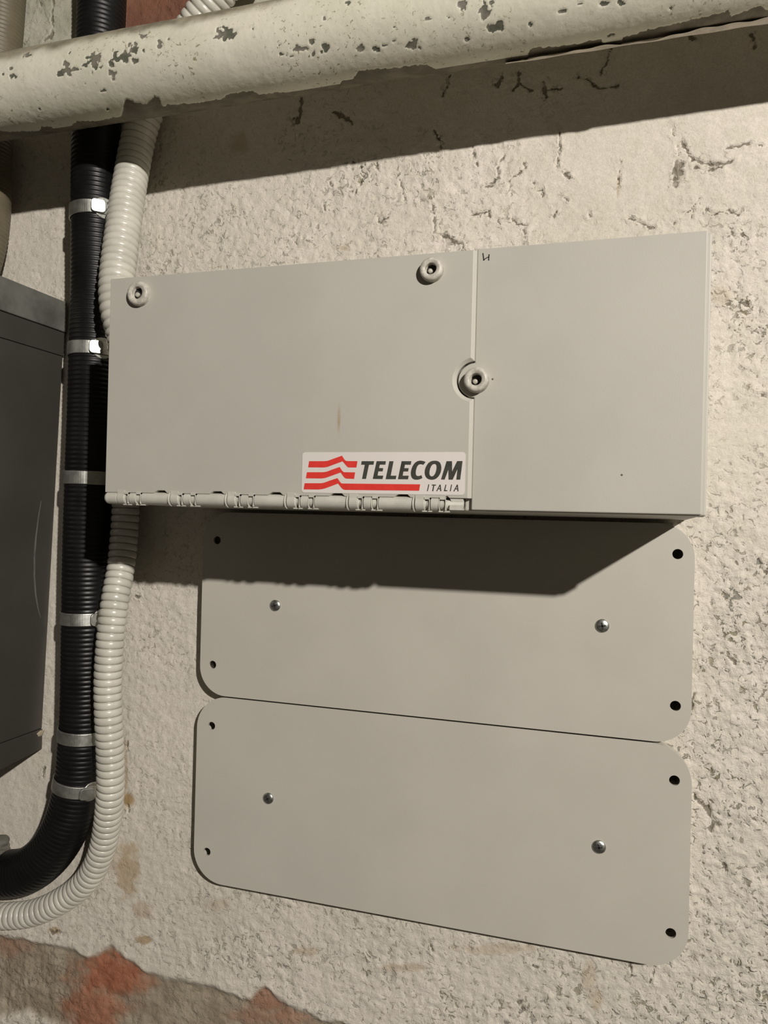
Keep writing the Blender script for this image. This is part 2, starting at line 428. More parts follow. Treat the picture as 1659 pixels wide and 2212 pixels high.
def build_wall():
    st = 0.0015
    xs = np.concatenate([np.linspace(-2.4, -1.5, 12)[:-1], np.arange(-1.5, -0.90, 0.005), np.arange(-0.90, 0.24, st), np.arange(0.24, 0.90, 0.005), np.linspace(0.90, 1.9, 12)])
    zs = np.concatenate([np.linspace(-1.3, -1.05, 4)[:-1], np.arange(-1.05, -0.74, 0.005), np.arange(-0.74, 0.72, st), np.arange(0.72, 1.0, 0.005), np.linspace(1.0, 1.5, 6)])
    X, Z = np.meshgrid(xs, zs)
    R, C = X.shape
    pos = np.stack([X, np.zeros_like(X), Z], -1)
    d = pos - CAM_P; zc = d @ _f
    PX = IMG_W / 2 + FPX * (d @ _r) / zc; PY = IMG_H / 2 - FPX * (d @ _u) / zc
    ok = (zc > 0.2)
    PX = np.where(ok, PX, -3000); PY = np.where(ok, PY, 0)
    # roughness zones
    num = np.zeros_like(X); den = np.zeros_like(X) + 1e-9
    for a, b_, v in ROUGH:
        w = 1.0 / (((PX - a) ** 2 + (PY - b_) ** 2) / 1e4 + 0.15) ** 2
        num += w * v; den += w
    rough = num / den
    rough = np.clip(rough * (1 + 0.9 * fbm(X, Z, 14, 3)), 0, 1)
    # cracks (distances measured on the wall)
    crack = np.zeros_like(X)
    wx = X + 0.0022 * perlin(X * 160, Z * 160) + 0.0012 * perlin(X * 420 + 5, Z * 420)
    wz = Z + 0.0022 * perlin(X * 160 + 50, Z * 160 + 9) + 0.0012 * perlin(X * 420 - 9, Z * 420)
    cmod = np.clip(1 + 1.3 * fbm(X, Z, 110, 2, 0.6, 8.0), 0.55, 2.4)
    halo = np.zeros_like(X)
    for w, pts in CRACKS:
        pts3 = px_line(pts)
        c0 = pts[0]; s = (at(c0[0] + 1, c0[1]) - at(*c0)).length
        hw = w * s * 0.66 + 0.0003
        for (ax, az), (bx, bz) in zip(pts3[:-1], pts3[1:]):
            pad = hw * 3 + 0.010
            i0, i1 = np.searchsorted(xs, [min(ax, bx) - pad, max(ax, bx) + pad])
            j0, j1 = np.searchsorted(zs, [min(az, bz) - pad, max(az, bz) + pad])
            if i1 <= i0 or j1 <= j0: continue
            sx, sz = wx[j0:j1, i0:i1], wz[j0:j1, i0:i1]
            vx, vz = bx - ax, bz - az; L = vx * vx + vz * vz + 1e-12
            t = np.clip(((sx - ax) * vx + (sz - az) * vz) / L, 0, 1)
            dd = np.hypot(sx - ax - t * vx, sz - az - t * vz) * cmod[j0:j1, i0:i1]
            halo[j0:j1, i0:i1] = np.maximum(halo[j0:j1, i0:i1], 1 - sstep(hw, hw + 0.006, dd))
            crack[j0:j1, i0:i1] = np.maximum(crack[j0:j1, i0:i1], 1 - sstep(hw * 0.5, hw * 1.5, dd))
    rough = np.clip(rough + 0.45 * halo, 0, 1)
    stain = np.zeros_like(X)
    for a, b_, rx, ry, v in STAINS:
        q = np.hypot((PX - a) / rx, (PY - b_) / ry) + 0.55 * fbm(X, Z, 70, 3)
        stain = np.maximum(stain, v * (1 - sstep(0.55, 1.25, q)))
    # bare patch at lower left: plaster has fallen away from the brick
    bx = np.array([-900, -50, 0, 60, 130, 190, 215, 240, 262, 290, 315, 360, 420, 500, 540, 555, 572, 590, 640, 680, 740, 900, 1100, 1500])
    by = np.array([2080, 2022, 2020, 2034, 2050, 2068, 2062, 2045, 2060, 2078, 2102, 2116, 2128, 2150, 2156, 2146, 2138, 2156, 2180, 2200, 2214, 2260, 2330, 2450])
    lim = np.interp(PX, bx, by)
    jag = 13 * fbm(X, Z, 26, 3, 0.4)
    bare = sstep(-7, 9, PY - lim + jag)
    # whitewash starts again near the lower left corner
    again = sstep(0, 22, (PY - (2172 + 0.25 * np.clip(PX, -300, 400))) + 1.8 * jag) * (1 - sstep(110, 190, PX))
    bare = bare * (1 - again)
    red = np.zeros_like(X)
    for a, b_, rx, ry, v in ((240, 2105, 85, 62, 1.0), (200, 2180, 75, 50, .85), (262, 2062, 30, 22, 1.0), (575, 2165, 42, 34, .55), (620, 2200, 60, 22, .5),
                             (10, 2045, 60, 26, .35), (540, 2200, 60, 20, .4)):
        q = np.hypot((PX - a) / rx, (PY - b_) / ry) + 0.45 * fbm(X, Z, 45, 3, off=3.0)
        red = np.maximum(red, v * (1 - sstep(0.45, 1.35, q)))
    brick = red * bare
    # upper left: red patch above the pipe
    q = sstep(258, 270, PX) * (1 - sstep(418, 440, PX + 1.2 * jag)) * (1 - sstep(60, 120, PY))
    tl = q * sstep(0.0, 1.0, 1.0 - 0 * PX)
    brick = np.maximum(brick, 0.9 * tl)
    # little hole beneath the end of the black conduit
    hole = 1 - sstep(0.6, 1.1, np.hypot((PX - -6) / 34, (PY - 1912) / 26) + 0.4 * fbm(X, Z, 80, 2))
    brick = np.maximum(brick, 0.6 * hole)
    mortar = np.clip(np.maximum(bare, 0.8 * tl), 0, 1)
    upper_shade = (1 - sstep(95, 130, PY + 0.17 * np.clip(PX, -500, 1700) - 25)) * (0.75 + 0.5 * fbm(X, Z, 16, 3))  # mask for the dim shade painted on the wall above the pipe
    upper_shade = np.clip(upper_shade, 0, 1)
    # relief (positive = out of the wall, towards -y)
    med = fbm(X, Z, 30, 4, 0.55)
    fine = fbm(X, Z, 130, 2, 0.6, 11.0)
    stucco = fbm(X + 0.003 * perlin(X * 40, Z * 40), Z, 75, 2, 0.6, 21.0)
    h = 0.0016 * fbm(X, Z, 5, 3) + 0.0011 * med * (0.35 + rough) + 0.0008 * fine * (0.30 + rough) + 0.0013 * stucco * (0.25 + 1.0 * rough)
    crack = crack * (0.55 + 0.45 * sstep(-0.35, 0.2, fbm(X, Z, 120, 2, 0.5, 3.3)))
    h -= 0.0022 * sstep(0.1, 0.9, crack)
    h -= 0.0042 * bare * (1 - 0.5 * red) + 0.004 * tl
    h += bare * 0.0022 * fbm(X, Z, 22, 4)
    h += 0.0005 * np.exp(-((PY - lim + jag + 12) / 9.0) ** 2) * (PX < 900)
    h -= 0.012 * hole
    ins = (X > -0.48) & (X < 0.1) & (Z > -0.46) & (Z < 0.0)
    h = np.where(ins, np.minimum(h, 0.0008), h)
    for a, b_ in PLATE_HOLES_PX:
        c = at(a, b_, -0.017)
        dd = np.hypot(X - c.x - 0.0005, Z - c.z)
        k = 1 - sstep(0.0062, 0.0078, dd)
        h = h * (1 - k) - 0.02 * k
    P = np.stack([X, -h, Z], -1)
    me = grid_mesh('wall_back', P)
    set_attr(me, 'rough', rough); set_attr(me, 'crack', crack); set_attr(me, 'stain', stain)
    set_attr(me, 'brick', brick); set_attr(me, 'upper_shade', upper_shade); set_attr(me, 'mortar', mortar)
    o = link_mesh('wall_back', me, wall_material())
    o['kind'] = 'structure'
    return o
build_wall()

# ------------------------------------------------------------------ swept tubes
def catmull(pts, per=40):
    P = [np.array(p) for p in pts]
    P = [2 * P[0] - P[1]] + P + [2 * P[-1] - P[-2]]
    out = []
    for i in range(1, len(P) - 2):
        for k in range(per):
            t = k / per
            out.append(0.5 * ((2 * P[i]) + (-P[i - 1] + P[i + 1]) * t + (2 * P[i - 1] - 5 * P[i] + 4 * P[i + 1] - P[i + 2]) * t * t
                              + (-P[i - 1] + 3 * P[i] - 3 * P[i + 1] + P[i + 2]) * t ** 3))
    out.append(P[-2])
    return np.array(out)

def resample(path, step):
    seg = np.linalg.norm(np.diff(path, axis=0), axis=1); s = np.concatenate([[0], np.cumsum(seg)])
    n = max(2, int(s[-1] / step)); t = np.linspace(0, s[-1], n + 1)
    return np.stack([np.interp(t, s, path[:, k]) for k in range(3)], -1), t

def smooth_path(p, n):
    for _ in range(n):
        q = p.copy(); q[1:-1] = (p[:-2] + 2 * p[1:-1] + p[2:]) / 4; p = q
    return p

def frames(P):
    T = np.gradient(P, axis=0); T /= np.linalg.norm(T, axis=1)[:, None]
    A = np.zeros_like(P)
    a = np.cross(T[0], [0, 1, 0]); a /= np.linalg.norm(a); A[0] = a
    for i in range(1, len(P)):
        a = A[i - 1] - T[i] * (A[i - 1] @ T[i]); A[i] = a / np.linalg.norm(a)
    return T, A, np.cross(T, A)

def ribbed_tube(name, pts, radius, pitch, amp, m, parent=None, nseg=32, per=6, sharp=2.0, closed_ends=True):
    path = catmull(pts)
    path, _ = resample(path, 0.002); path = smooth_path(path, 60)
    P, s = resample(path, pitch / per)
    T, A, B = frames(P)
    ph = (s / pitch) % 1.0
    prof = 1 - np.abs(np.sin(np.pi * ph)) ** (1 / sharp)     # 0 on the crest, 1 in the narrow groove
    r = radius - amp * prof
    if closed_ends:
        r = r.copy(); r[0] = r[-1] = radius * 0.05; r[1] = r[-2] = radius * 0.80; r[2] = r[-3] = radius * 0.93
    ang = np.linspace(0, 2 * np.pi, nseg, endpoint=False)
    Q = P[:, None, :] + r[:, None, None] * (np.cos(ang)[None, :, None] * A[:, None, :] + np.sin(ang)[None, :, None] * B[:, None, :])
    me = grid_mesh(name, Q, closed=True)
    set_attr(me, 'groove', np.repeat(prof[:, None], nseg, 1))
    return link_mesh(name, me, m, parent), path

def px_path(pts): return [tuple(at(x, y, d)) for x, y, d in pts]

# black conduit -------------------------------------------------------
BR = 0.0285
bd = -0.0335
black_pts = [(-0.603, bd, 1.49), (-0.603, bd, 1.1)] + px_path([(224, -160, bd), (222, -60, bd), (221, 0, bd), (214, 150, bd), (208, 300, bd), (206, 430, bd), (206, 560, bd), (205, 650, bd),
                     (202, 760, bd), (198, 900, bd), (194, 1000, bd), (191, 1100, bd), (188, 1200, bd), (186, 1330, bd), (185, 1400, bd), (182, 1550, bd),
                     (176, 1630, bd), (170, 1690, bd), (156, 1748, bd), (137, 1798, bd), (106, 1845, bd), (66, 1878, bd), (36, 1887, bd), (12, 1887, bd)])
black, bpath = ribbed_tube('corrugated_conduit', black_pts, BR, 0.0056, 0.0009, M_BLACK, None, 36, 6, 1.4)
tag(black, 'thick black corrugated conduit clamped to the wall beside the dark cabinet', 'conduit')

# light grey conduits --------------------------------------------------
up_pts = [(0.20, -0.05, 1.49), (-0.05, -0.05, 1.1)] + px_path([(560, -130, -.05), (500, -55, -.048), (452, 12, -.044), (405, 80, -.038), (360, 150, -.030), (326, 215, -.027), (302, 285, -.026),
                  (286, 365, -.032), (275, 430, -.045), (265, 500, -.058), (257, 560, -.067), (252, 610, -.073), (252, 650, -.075), (258, 690, -.075), (270, 725, -.072),
                  ]) + [(-0.530, -0.070, 0.165), (-0.500, -0.070, 0.150), (-0.482, -0.070, 0.145)]
upc, _ = ribbed_tube('corrugated_conduit', up_pts, 0.0203, 0.0090, 0.0034, M_GREYC, None, 36, 12, 3.2)
tag(upc, 'light grey ribbed conduit curving from behind the painted pipe into the box top left', 'conduit')
low_pts = [(-0.482, -0.040, 0.062), (-0.512, -0.040, 0.060)] + px_path([(274, 1010, -.034), (272, 1060, -.030), (271, 1120, -.030), (266, 1180, -.034),
           (261, 1230, -.040), (252, 1275, -.049), (244, 1330, -.056), (237, 1400, -.060), (233, 1480, -.060), (235, 1560, -.060), (238, 1620, -.057),
           (239, 1700, -.052), (234, 1760, -.044), (227, 1810, -.036), (216, 1850, -.030), (197, 1889, -.025), (164, 1925, -.022), (119, 1953, -.021),
           (70, 1973, -.021), (0, 1979, -.021), (-70, 1975, -.021), (-160, 1968, -.021)]) + [(-1.15, -0.021, -0.56), (-1.6, -0.021, -0.56)]
lowc, _ = ribbed_tube('corrugated_conduit', low_pts, 0.0163, 0.0088, 0.0030, M_GREYC, None, 36, 12, 3.2)
tag(lowc, 'light grey ribbed conduit running down below the box and bending to lower left', 'conduit')
tan_pts = [(-0.745, -.034, 1.49), (-0.750, -.034, 1.1)] + px_path([(18, -140, -.034), (12, -60, -.034), (8, 0, -.034), (0, 100, -.034), (-12, 200, -.034), (-20, 290, -.034), (-23, 430, -.034), (-27, 490, -.036),
                   (-38, 545, -.040), (-56, 600, -.046), (-66, 650, -.052), (-76, 720, -.056), (-82, 780, -.058)])
tanc, _ = ribbed_tube('corrugated_conduit', tan_pts, 0.0260, 0.0050, 0.0009, M_TAN, None, 36, 6, 2.0)
tag(tanc, 'tan ribbed conduit at the left edge of the photo, entering the cabinet top', 'conduit')

# clamps on the black conduit ------------------------------------------
def clamp(py, label, tab_ang, tab=True, cx=200, narrow=1.0):
    # nearest path point
    PXs, PYs = to_px(bpath)
    ok = bpath[:, 1] < -0.02
    i = int(np.argmin(np.abs(PYs - py) + 1e4 * (~ok)))
    c = bpath[i]; t = bpath[i + 3] - bpath[i - 3]; t = Vector(t).normalized()
    if t.z > 0: t = -t
    up = -t
    right = Vector((1, 0, 0)); right = (right - up * right.dot(up)).normalized()
    fwd = right.cross(up).normalized()
    if fwd.y > 0: fwd = -fwd
    c = Vector(c)
    root = empty('pipe_clamp', c)
    tag(root, label, 'clamp', 'metal clamps on the black conduit')
    w = 0.0166 * narrow
    R0, R1 = BR + 0.0003, BR + 0.0017
    bm = bmesh.new()
    a0, a1, n = math.radians(-118), math.radians(118), 44
    rows = []
    for k in range(n + 1):
        a = a0 + (a1 - a0) * k / n
        dirv = fwd * math.cos(a) + right * math.sin(a)
        rows.append([bm.verts.new(c + dirv * r + up * (w / 2 * s)) for r, s in ((R0, -1), (R1, -0.92), (R1, 0.92), (R0, 1))])
    for k in range(n):
        for j in range(4):
            bm.faces.new((rows[k][j], rows[k][(j + 1) % 4], rows[k + 1][(j + 1) % 4], rows[k + 1][j]))
    bm.faces.new(rows[0]); bm.faces.new(rows[-1])
    obj('strap', bm, M_STEEL, root, smooth=False, bevel=0.0004)
    if tab:
        a = math.radians(tab_ang)
        dirv = (fwd * math.cos(a) + right * math.sin(a)).normalized()
        tang = up.cross(dirv).normalized()
        # round washer behind, taller than the strap
        bm = bmesh.new()
        a2 = a + math.radians(15)
        d2 = (fwd * math.cos(a2) + right * math.sin(a2)).normalized()
        add_lathe(bm, c + d2 * (R1 - 0.0032), d2, [(0, 0.0130 * narrow), (0.0012, 0.0130 * narrow), (0.0016, 0.0122 * narrow)], 30)
        obj('washer', bm, M_STEEL, root, bevel=0.0002)
        bm = bmesh.new()
        pts = round_rect(-0.0085, 0.0085, -w / 2 * 0.98, w / 2 * 0.98, 0.0045, 6)
        base = c + dirv * (R1 + 0.0008)
        f1 = [bm.verts.new(base + tang * x + up * z) for x, z in pts]
        f2 = [bm.verts.new(base + tang * x * 0.94 + up * z * 0.94 + dirv * 0.0022) for x, z in pts]
        bm.faces.new(f1); bm.faces.new(f2)
        for k in range(len(pts)):
            bm.faces.new((f1[k], f1[(k + 1) % len(pts)], f2[(k + 1) % len(pts)], f2[k]))
        t_ = obj('locking_tab', bm, M_STEEL, root, bevel=0.0003)
    return root

clamp(465, 'metal clamp topmost on the black conduit, bright square tab', 44)
clamp(758, 'brightly shining metal clamp level with the roof of the dark cabinet', 44)
clamp(1032, 'dim metal clamp on the black conduit, in the shade just above the hinge row', 45, tab=False)
clamp(1332, 'metal clamp on the black conduit, first one below the box shadow', 62, tab=True, narrow=0.95)
clamp(1582, 'metal clamp without tab near the bottom corner of the dark cabinet', 40, tab=False, narrow=0.95)
clamp(1692, 'lowest metal clamp, just above the bend of the black conduit', 56, narrow=0.92)

# lump of mortar at the end of the black conduit -------------------------
bm = bmesh.new()
bmesh.ops.create_icosphere(bm, subdivisions=4, radius=1.0)
c = at(-10, 1826, -0.008)
for v in bm.verts:
    p = v.co.copy(); k = 1 + 0.16 * math.sin(5 * p.x + 2 * p.z) * math.cos(4 * p.z - p.y) + 0.06 * math.sin(13 * p.z + 9 * p.x)
    v.co = Vector((c.x + p.x * 0.021 * k, c.y + p.y * 0.016 * k, c.z + p.z * 0.0135 * k))
tag(obj('mortar_lump', bm, M_MORTAR, None, smooth=True), 'grey lump of mortar where the black conduit ends at lower left', 'mortar')

# ------------------------------------------------------------------ painted pipe
PIPE_R = 0.0426
def build_pipe():
    xs = np.concatenate([np.linspace(-1.9, -0.86, 40)[:-1], np.arange(-0.86, 0.24, 0.0013), np.linspace(0.24, 1.5, 50)])
    na = 200
    ang = np.linspace(0, 2 * np.pi, na, endpoint=False)
    X, A = np.meshgrid(xs, ang, indexing='ij')
    S = A * PIPE_R
    PIPE_Y = -0.1124 + 0.0283 * (np.clip(X, -1.2, .6) + 0.50)      # the pipe nears the wall towards the right
    cz = 0.6856 * (0.8 + PIPE_Y)
    base = np.stack([X, PIPE_Y - PIPE_R * np.cos(A), cz + PIPE_R * np.sin(A)], -1)   # angle 0 faces the room, +90 up
    d = base - CAM_P; zc = d @ _f
    PX = IMG_W / 2 + FPX * (d @ _r) / zc; PY = IMG_H / 2 - FPX * (d @ _u) / zc
    PX = np.where(zc > .2, PX, 5000)
    nrm = np.stack([0 * X, -np.cos(A), np.sin(A)], -1)
    vis = np.sum(nrm * (CAM_P - base), -1) > -0.01
    deg = (np.degrees(A) + 180) % 360 - 180
    j1 = 5 * fbm(X, S, 90, 3); j2 = 6 * fbm(X, S, 220, 2, 0.5, 5.0)
    # lower edge of the paint (photo measured), everything below it has peeled
    ex = np.array([-300, 0, 20, 85, 90, 130, 150, 165, 210, 262, 268, 272, 290, 318, 334, 343, 352, 362, 420, 478, 492, 545, 560, 600, 640, 690, 735, 737, 762, 775, 782, 820, 860,
                   905, 918, 940, 952, 1010, 1100, 1140, 1143, 1155, 1200, 1240, 1300, 1306, 1338, 1345, 1370, 1400, 1440, 1478, 1500, 1556, 1574, 1580, 1612, 1640, 1659, 2200])
    ey = np.array([320, 283, 284, 284, 272, 280, 276, 262, 262, 252, 225, 212, 222, 224, 206, 212, 232, 226, 224, 214, 204, 196, 206, 199, 206, 196, 196, 176, 172, 152, 152, 148, 146,
                   140, 140, 148, 158, 152, 138, 128, 110, 104, 102, 97, 84, 120, 120, 82, 76, 66, 57, 48, 42, 30, 22, 38, 24, 12, 24, -50])
    lim = np.interp(PX, ex, ey)
    low_side = (deg < 0)
    peel = sstep(-1.5, 3, PY - lim + 0.7 * j2) * vis * low_side
    # light strip of remaining paint right along the underside on the right
    sx = np.array([1040, 1090, 1140, 1190, 1240, 1290, 1330, 1350, 1400, 1450, 1500, 1570, 1659, 2200])
    sy = np.array([160, 142, 128, 119, 110, 101, 97, 95, 88, 77, 66, 52, 38, -60])
    sl = np.interp(PX, sx, sy, left=1e4)
    strip = sstep(-1, 2, PY - sl + 0.7 * j2)
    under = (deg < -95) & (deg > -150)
    # chips
    chip = np.zeros_like(X)
    for a, b_, rx, ry in ((140, 155, 14, 9), (143, 140, 7, 8), (163, 150, 10, 5), (182, 142, 5, 4), (200, 126, 14, 11), (207, 144, 10, 11), (213, 120, 8, 7), (248, 120, 6, 13), (268, 122, 12, 12),
                          (288, 104, 9, 11), (290, 132, 7, 7), (243, 157, 8, 10), (240, 140, 8, 8), (345, 92, 4, 12), (364, 84, 3, 4), (489, 72, 19, 13), (470, 80, 9, 6),
                          (646, 104, 19, 5), (702, 102, 10, 12), (678, 114, 5, 8), (673, 90, 5, 6), (780, 104, 9, 7), (813, 107, 9, 8), (833, 98, 6, 3), (891, 97, 14, 9), (752, 6, 9, 6),
                          (604, 98, 3, 3), (608, 118, 5, 3), (628, 122, 7, 3), (1044, 24, 10, 18), (1060, 62, 8, 10), (1080, 56, 14, 12), (1000, 14, 9, 10), (1060, 8, 5, 10),
                          (971, 36, 9, 3), (924, 40, 8, 3), (1010, 84, 6, 4), (1302, 8, 10, 5), (1342, 8, 7, 9), (1215, 25, 11, 5), (1144, 54, 5, 5), (1322, 77, 9, 3), (850, 89, 5, 3),
                          (25, 146, 4, 4), (26, 166, 7, 6), (6, 160, 3, 3), (223, 196, 6, 2.5), (85, 235, 5, 3), (183, 182, 2.5, 2), (60, 120, 9, 6), (310, 108, 4, 5), (1450, 20, 4, 3),
                          (545, 62, 3, 3), (700, 40, 3, 3), (150, 118, 3, 5), (232, 236, 3, 2), (1252, 8, 6, 2), (310, 76, 8, 5), (850, 60, 3, 3)):
        q = np.hypot((PX - a) / rx, (PY - b_) / ry) + 0.10 * j1 + 0.20 * j2
        chip = np.maximum(chip, (1 - sstep(0.7, 1.2, q)) * vis)
    speck = np.clip(0.25 + 0.6 * sstep(0.0, 0.3, fbm(X, S, 9, 3)) + 0.35 * sstep(500, 700, PX) * (1 - sstep(1050, 1200, PX)), 0, 1)
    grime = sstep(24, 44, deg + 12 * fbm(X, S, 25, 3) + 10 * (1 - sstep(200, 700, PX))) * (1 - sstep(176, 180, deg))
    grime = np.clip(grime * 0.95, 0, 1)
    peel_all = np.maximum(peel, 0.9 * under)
    r = PIPE_R + 0.0006 * fbm(X, S, 12, 3) + 0.0002 * fbm(X, S, 120, 2) - 0.0012 * peel - 0.0007 * sstep(.3, .8, chip)
    r = r + 0.0110 * np.exp(-((deg - 108) / 24.0) ** 2)            # unseen bulge behind the top, added to thicken the pipe's shadow on the wall
    P = np.stack([X, PIPE_Y - r * np.cos(A), cz + r * np.sin(A)], -1)
    me = grid_mesh('painted_pipe', P, closed=True)
    set_attr(me, 'peel', peel_all); set_attr(me, 'chip', chip); set_attr(me, 'speck', speck); set_attr(me, 'grime', grime)
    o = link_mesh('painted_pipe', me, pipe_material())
    tag(o, 'thick horizontal cream painted pipe with chipped and peeling paint', 'pipe')
    # loose strip of paint that still hangs along the underside on the right
    bm = bmesh.new(); prev = None
    for px in np.arange(1092, 1960, 7.0):
        top = float(np.interp(px, sx, sy)) + 1.5 * math.sin(px * .09) + 1.2 * math.sin(px * .031 + 2)
        if px > 1659: top = 38 - (px - 1659) * 0.157
        bot = 152 - (px - 1000) * 0.1555 + 0.8 * math.sin(px * .05)
        top = min(top, bot - 1.2)
        x0_ = at(px, bot, -0.10).x
        yc = -0.1124 + 0.0283 * (min(.6, x0_) + 0.50)
        yy = yc + 0.36 * PIPE_R
        p = at(px, top, yc + 0.10 * PIPE_R); q = at(px, bot + 0.8, yy)
        v = [bm.verts.new(p), bm.verts.new(q), bm.verts.new(q + Vector((0, 0.0009, 0.0003))), bm.verts.new((p[0], p[1] + 0.0009, p[2] + 0.0003))]
        if prev:
            for k in range(4): bm.faces.new((prev[k], prev[(k + 1) % 4], v[(k + 1) % 4], v[k]))
        prev = v
    o2 = obj('paint_strip', bm, M_STRIP, o)
    o2['label'] = 'loose pale strip of paint along the underside'
    return o
build_pipe()

# ------------------------------------------------------------------ dark cabinet at the left
def build_cabinet():
    XR = at(150, 655, 0).x                       # roof side at the wall
    root = empty('wall_cabinet', (XR - 0.15, -0.16, at(95, 1605, 0).z))
    tag(root, 'dark grey metal wall cabinet at the left edge, seen from its side', 'cabinet')
    yb, yf, XL = -0.0035, -0.30, XR - 0.42
    zt = at_x(150, 655, XR).z; zt0 = at_x(150, 721, XR).z
    bm = bmesh.new(); add_box(bm, XL - 0.006, XR, yf - 0.01, yb, zt0, zt)
    obj('roof', bm, M_CABROOF, root, bevel=0.0012)
    # side panel leans slightly
    xt = at(143, 737, 0).x; xb = at(96, 1571, 0).x
    z1 = zt0 - 0.003; zs = at_x(139, 770, xt).z; z0 = at_x(96, 1571, xb).z
    def xa(z): return xt + (xb - xt) * (z - z1) / (z0 - z1)
    def slab(bm, za, zb, off):
        add_hexa(bm, [(XL, yb, zb), (xa(zb) - off, yb, zb), (xa(za) - off, yb, za), (XL, yb, za),
                      (XL, yf, zb), (xa(zb) - off, yf, zb), (xa(za) - off, yf, za), (XL, yf, za)])
    bm = bmesh.new(); slab(bm, z1 + 0.004, zs, -0.0008); obj('upper_fascia', bm, M_CAB, root, bevel=0.0006)
    bm = bmesh.new(); slab(bm, zs, z0, 0.0008); obj('side_panel', bm, M_CAB, root, bevel=0.0006)
    # lower lip, deeper towards the front
    pb = at_x(96, 1615, xb); pf = at_x(0, 1664, xb)
    zb1 = pb.z; sl = (pf.z - pb.z) / (pf.y - pb.y)
    zf1 = pb.z + sl * (yf - pb.y)
    fb = at_x(0, 1600, xb); slt = (fb.z - z0) / (fb.y - yb); zft = z0 + slt * (yf - yb)
    bm = bmesh.new()
    add_hexa(bm, [(XL, yb, zb1), (xb + .0005, yb, zb1), (xb + .0005, yb, z0 - .0008), (XL, yb, z0 - .0008),
                  (XL, yf, zf1), (xb + .0005, yf, zf1), (xb + .0005, yf, z0 - .0008), (XL, yf, z0 - .0008)])
    obj('bottom_flange', bm, M_CAB, root, bevel=0.001)
    # curved scratch on the side
    pts = [at_x(x, y, xa(0.0) - 0.0003) for x, y in ((89, 1082), (84, 1118), (80, 1160), (78, 1200), (79, 1245), (83, 1285), (89, 1315), (95, 1335))]
    bm = bmesh.new(); prev = None
    n = len(pts)
    for i, p in enumerate(pts):
        w = 0.0012 * math.sin(math.pi * (i + .5) / n) + 0.0003
        xx = xa(p.z) - 0.0008 + 0.0002
        v = (bm.verts.new((xx, p.y - w, p.z)), bm.verts.new((xx, p.y + w, p.z)))
        if prev: bm.faces.new((prev[0], prev[1], v[1], v[0]))
        prev = v
    obj('scratch', bm, M_SCR, root)
    c = at_x(87, 1584, xb)
    bm = bmesh.new(); bmesh.ops.create_icosphere(bm, subdivisions=3, radius=1)
    for v in bm.verts:
        p = v.co; v.co = Vector((xb + p.x * .0014, c.y + p.y * .0065 * (1 + .2 * math.sin(5 * p.z)), c.z + p.z * .0040))
    obj('paint_blob', bm, M_CHIP, root, smooth=True)
    root.children[-1]['label'] = 'cream blob of paint'
build_cabinet()

# ------------------------------------------------------------------ terminal box
YL, YC = -0.187, -0.184            # front of the lid, front of the side cover
box = empty('terminal_box', (-0.21, -0.001, 0.0))
tag(box, 'wide light grey plastic telephone terminal box with red and white sticker', 'junction box')
lx0 = (at(233, 640, YL).x + at(233, 1040, YL).x) / 2
lx1 = (at(1021, 560, YL).x + at(1012, 1060, YL).x) / 2
lz1 = (at(233, 603, YL).z + at(1020, 540, YL).z) / 2
lz0 = (at(240, 1062, YL).z + at(1000, 1078, YL).z) / 2
cx0 = (at(1030.5, 560, YC).x + at(1018.5, 1095, YC).x) / 2
cx1 = (at(1523, 520, YC).x + at(1522, 1100, YC).x) / 2
cz1 = (at(1026, 539, YC).z + at(1523, 497, YC).z) / 2
cz0 = (at(1020, 1103, YC).z + at(1520, 1111, YC).z) / 2
kn3 = at(1028, 821, YC)
hx0, hx1 = lx0 + 0.004, cx1 + 0.0035

# housing (wider rim at the front on the right, base towards the wall)
bm = bmesh.new()
hz0, hz1 = 0.0025, lz1 - 0.003
hzf = cz0 - 0.0008
add_hexa(bm, [(hx0 + .004, -0.0005, hz0), (at(1483, 1128, 0).x, -0.0005, hz0), (at(1483, 1128, 0).x, -0.0005, hz1), (hx0 + .004, -0.0005, hz1),
              (hx0, YC + .010, hzf), (cx1 + .002, YC + .010, hzf), (cx1 + .002, YC + .010, hz1), (hx0, YC + .010, hz1)])
obj('housing', bm, M_LID, box, bevel=0.0015)
bm = bmesh.new()       # rim that frames the right hand cover
add_hexa(bm, [(cx0 - .012, YC + .022, hzf - .0009), (hx1 + .0008, YC + .022, hzf - .0009), (hx1 + .0008, YC + .022, cz1 - .0003), (cx0 - .012, YC + .022, cz1 - .0003),
              (cx0 - .006, YC + .0040, hzf), (hx1, YC + .0040, hzf), (hx1, YC + .0040, cz1 - .0006), (cx0 - .006, YC + .0040, cz1 - .0006)])
obj('rim', bm, M_LID, box, bevel=0.0012)
# side cover with a half round tongue that reaches into the lid
def tongue(cx, cz, r, n=22):
    a0 = math.acos(max(-1, min(1, (cx0 - cx) / r)))
    return [(cx + r * math.cos(t), cz + r * math.sin(t)) for t in np.linspace(a0, 2 * math.pi - a0, n)]
tcx, tcz = kn3.x - 0.0006, kn3.z
TR = 0.0146
out = [(cx1, cz0), (cx1, cz1), (cx0, cz1)] + tongue(tcx, tcz, TR) + [(cx0, cz0)]
bm = bmesh.new(); add_plate(bm, out, [], YC, YC + 0.010)
obj('side_cover', bm, M_LID, box, bevel=0.0009)
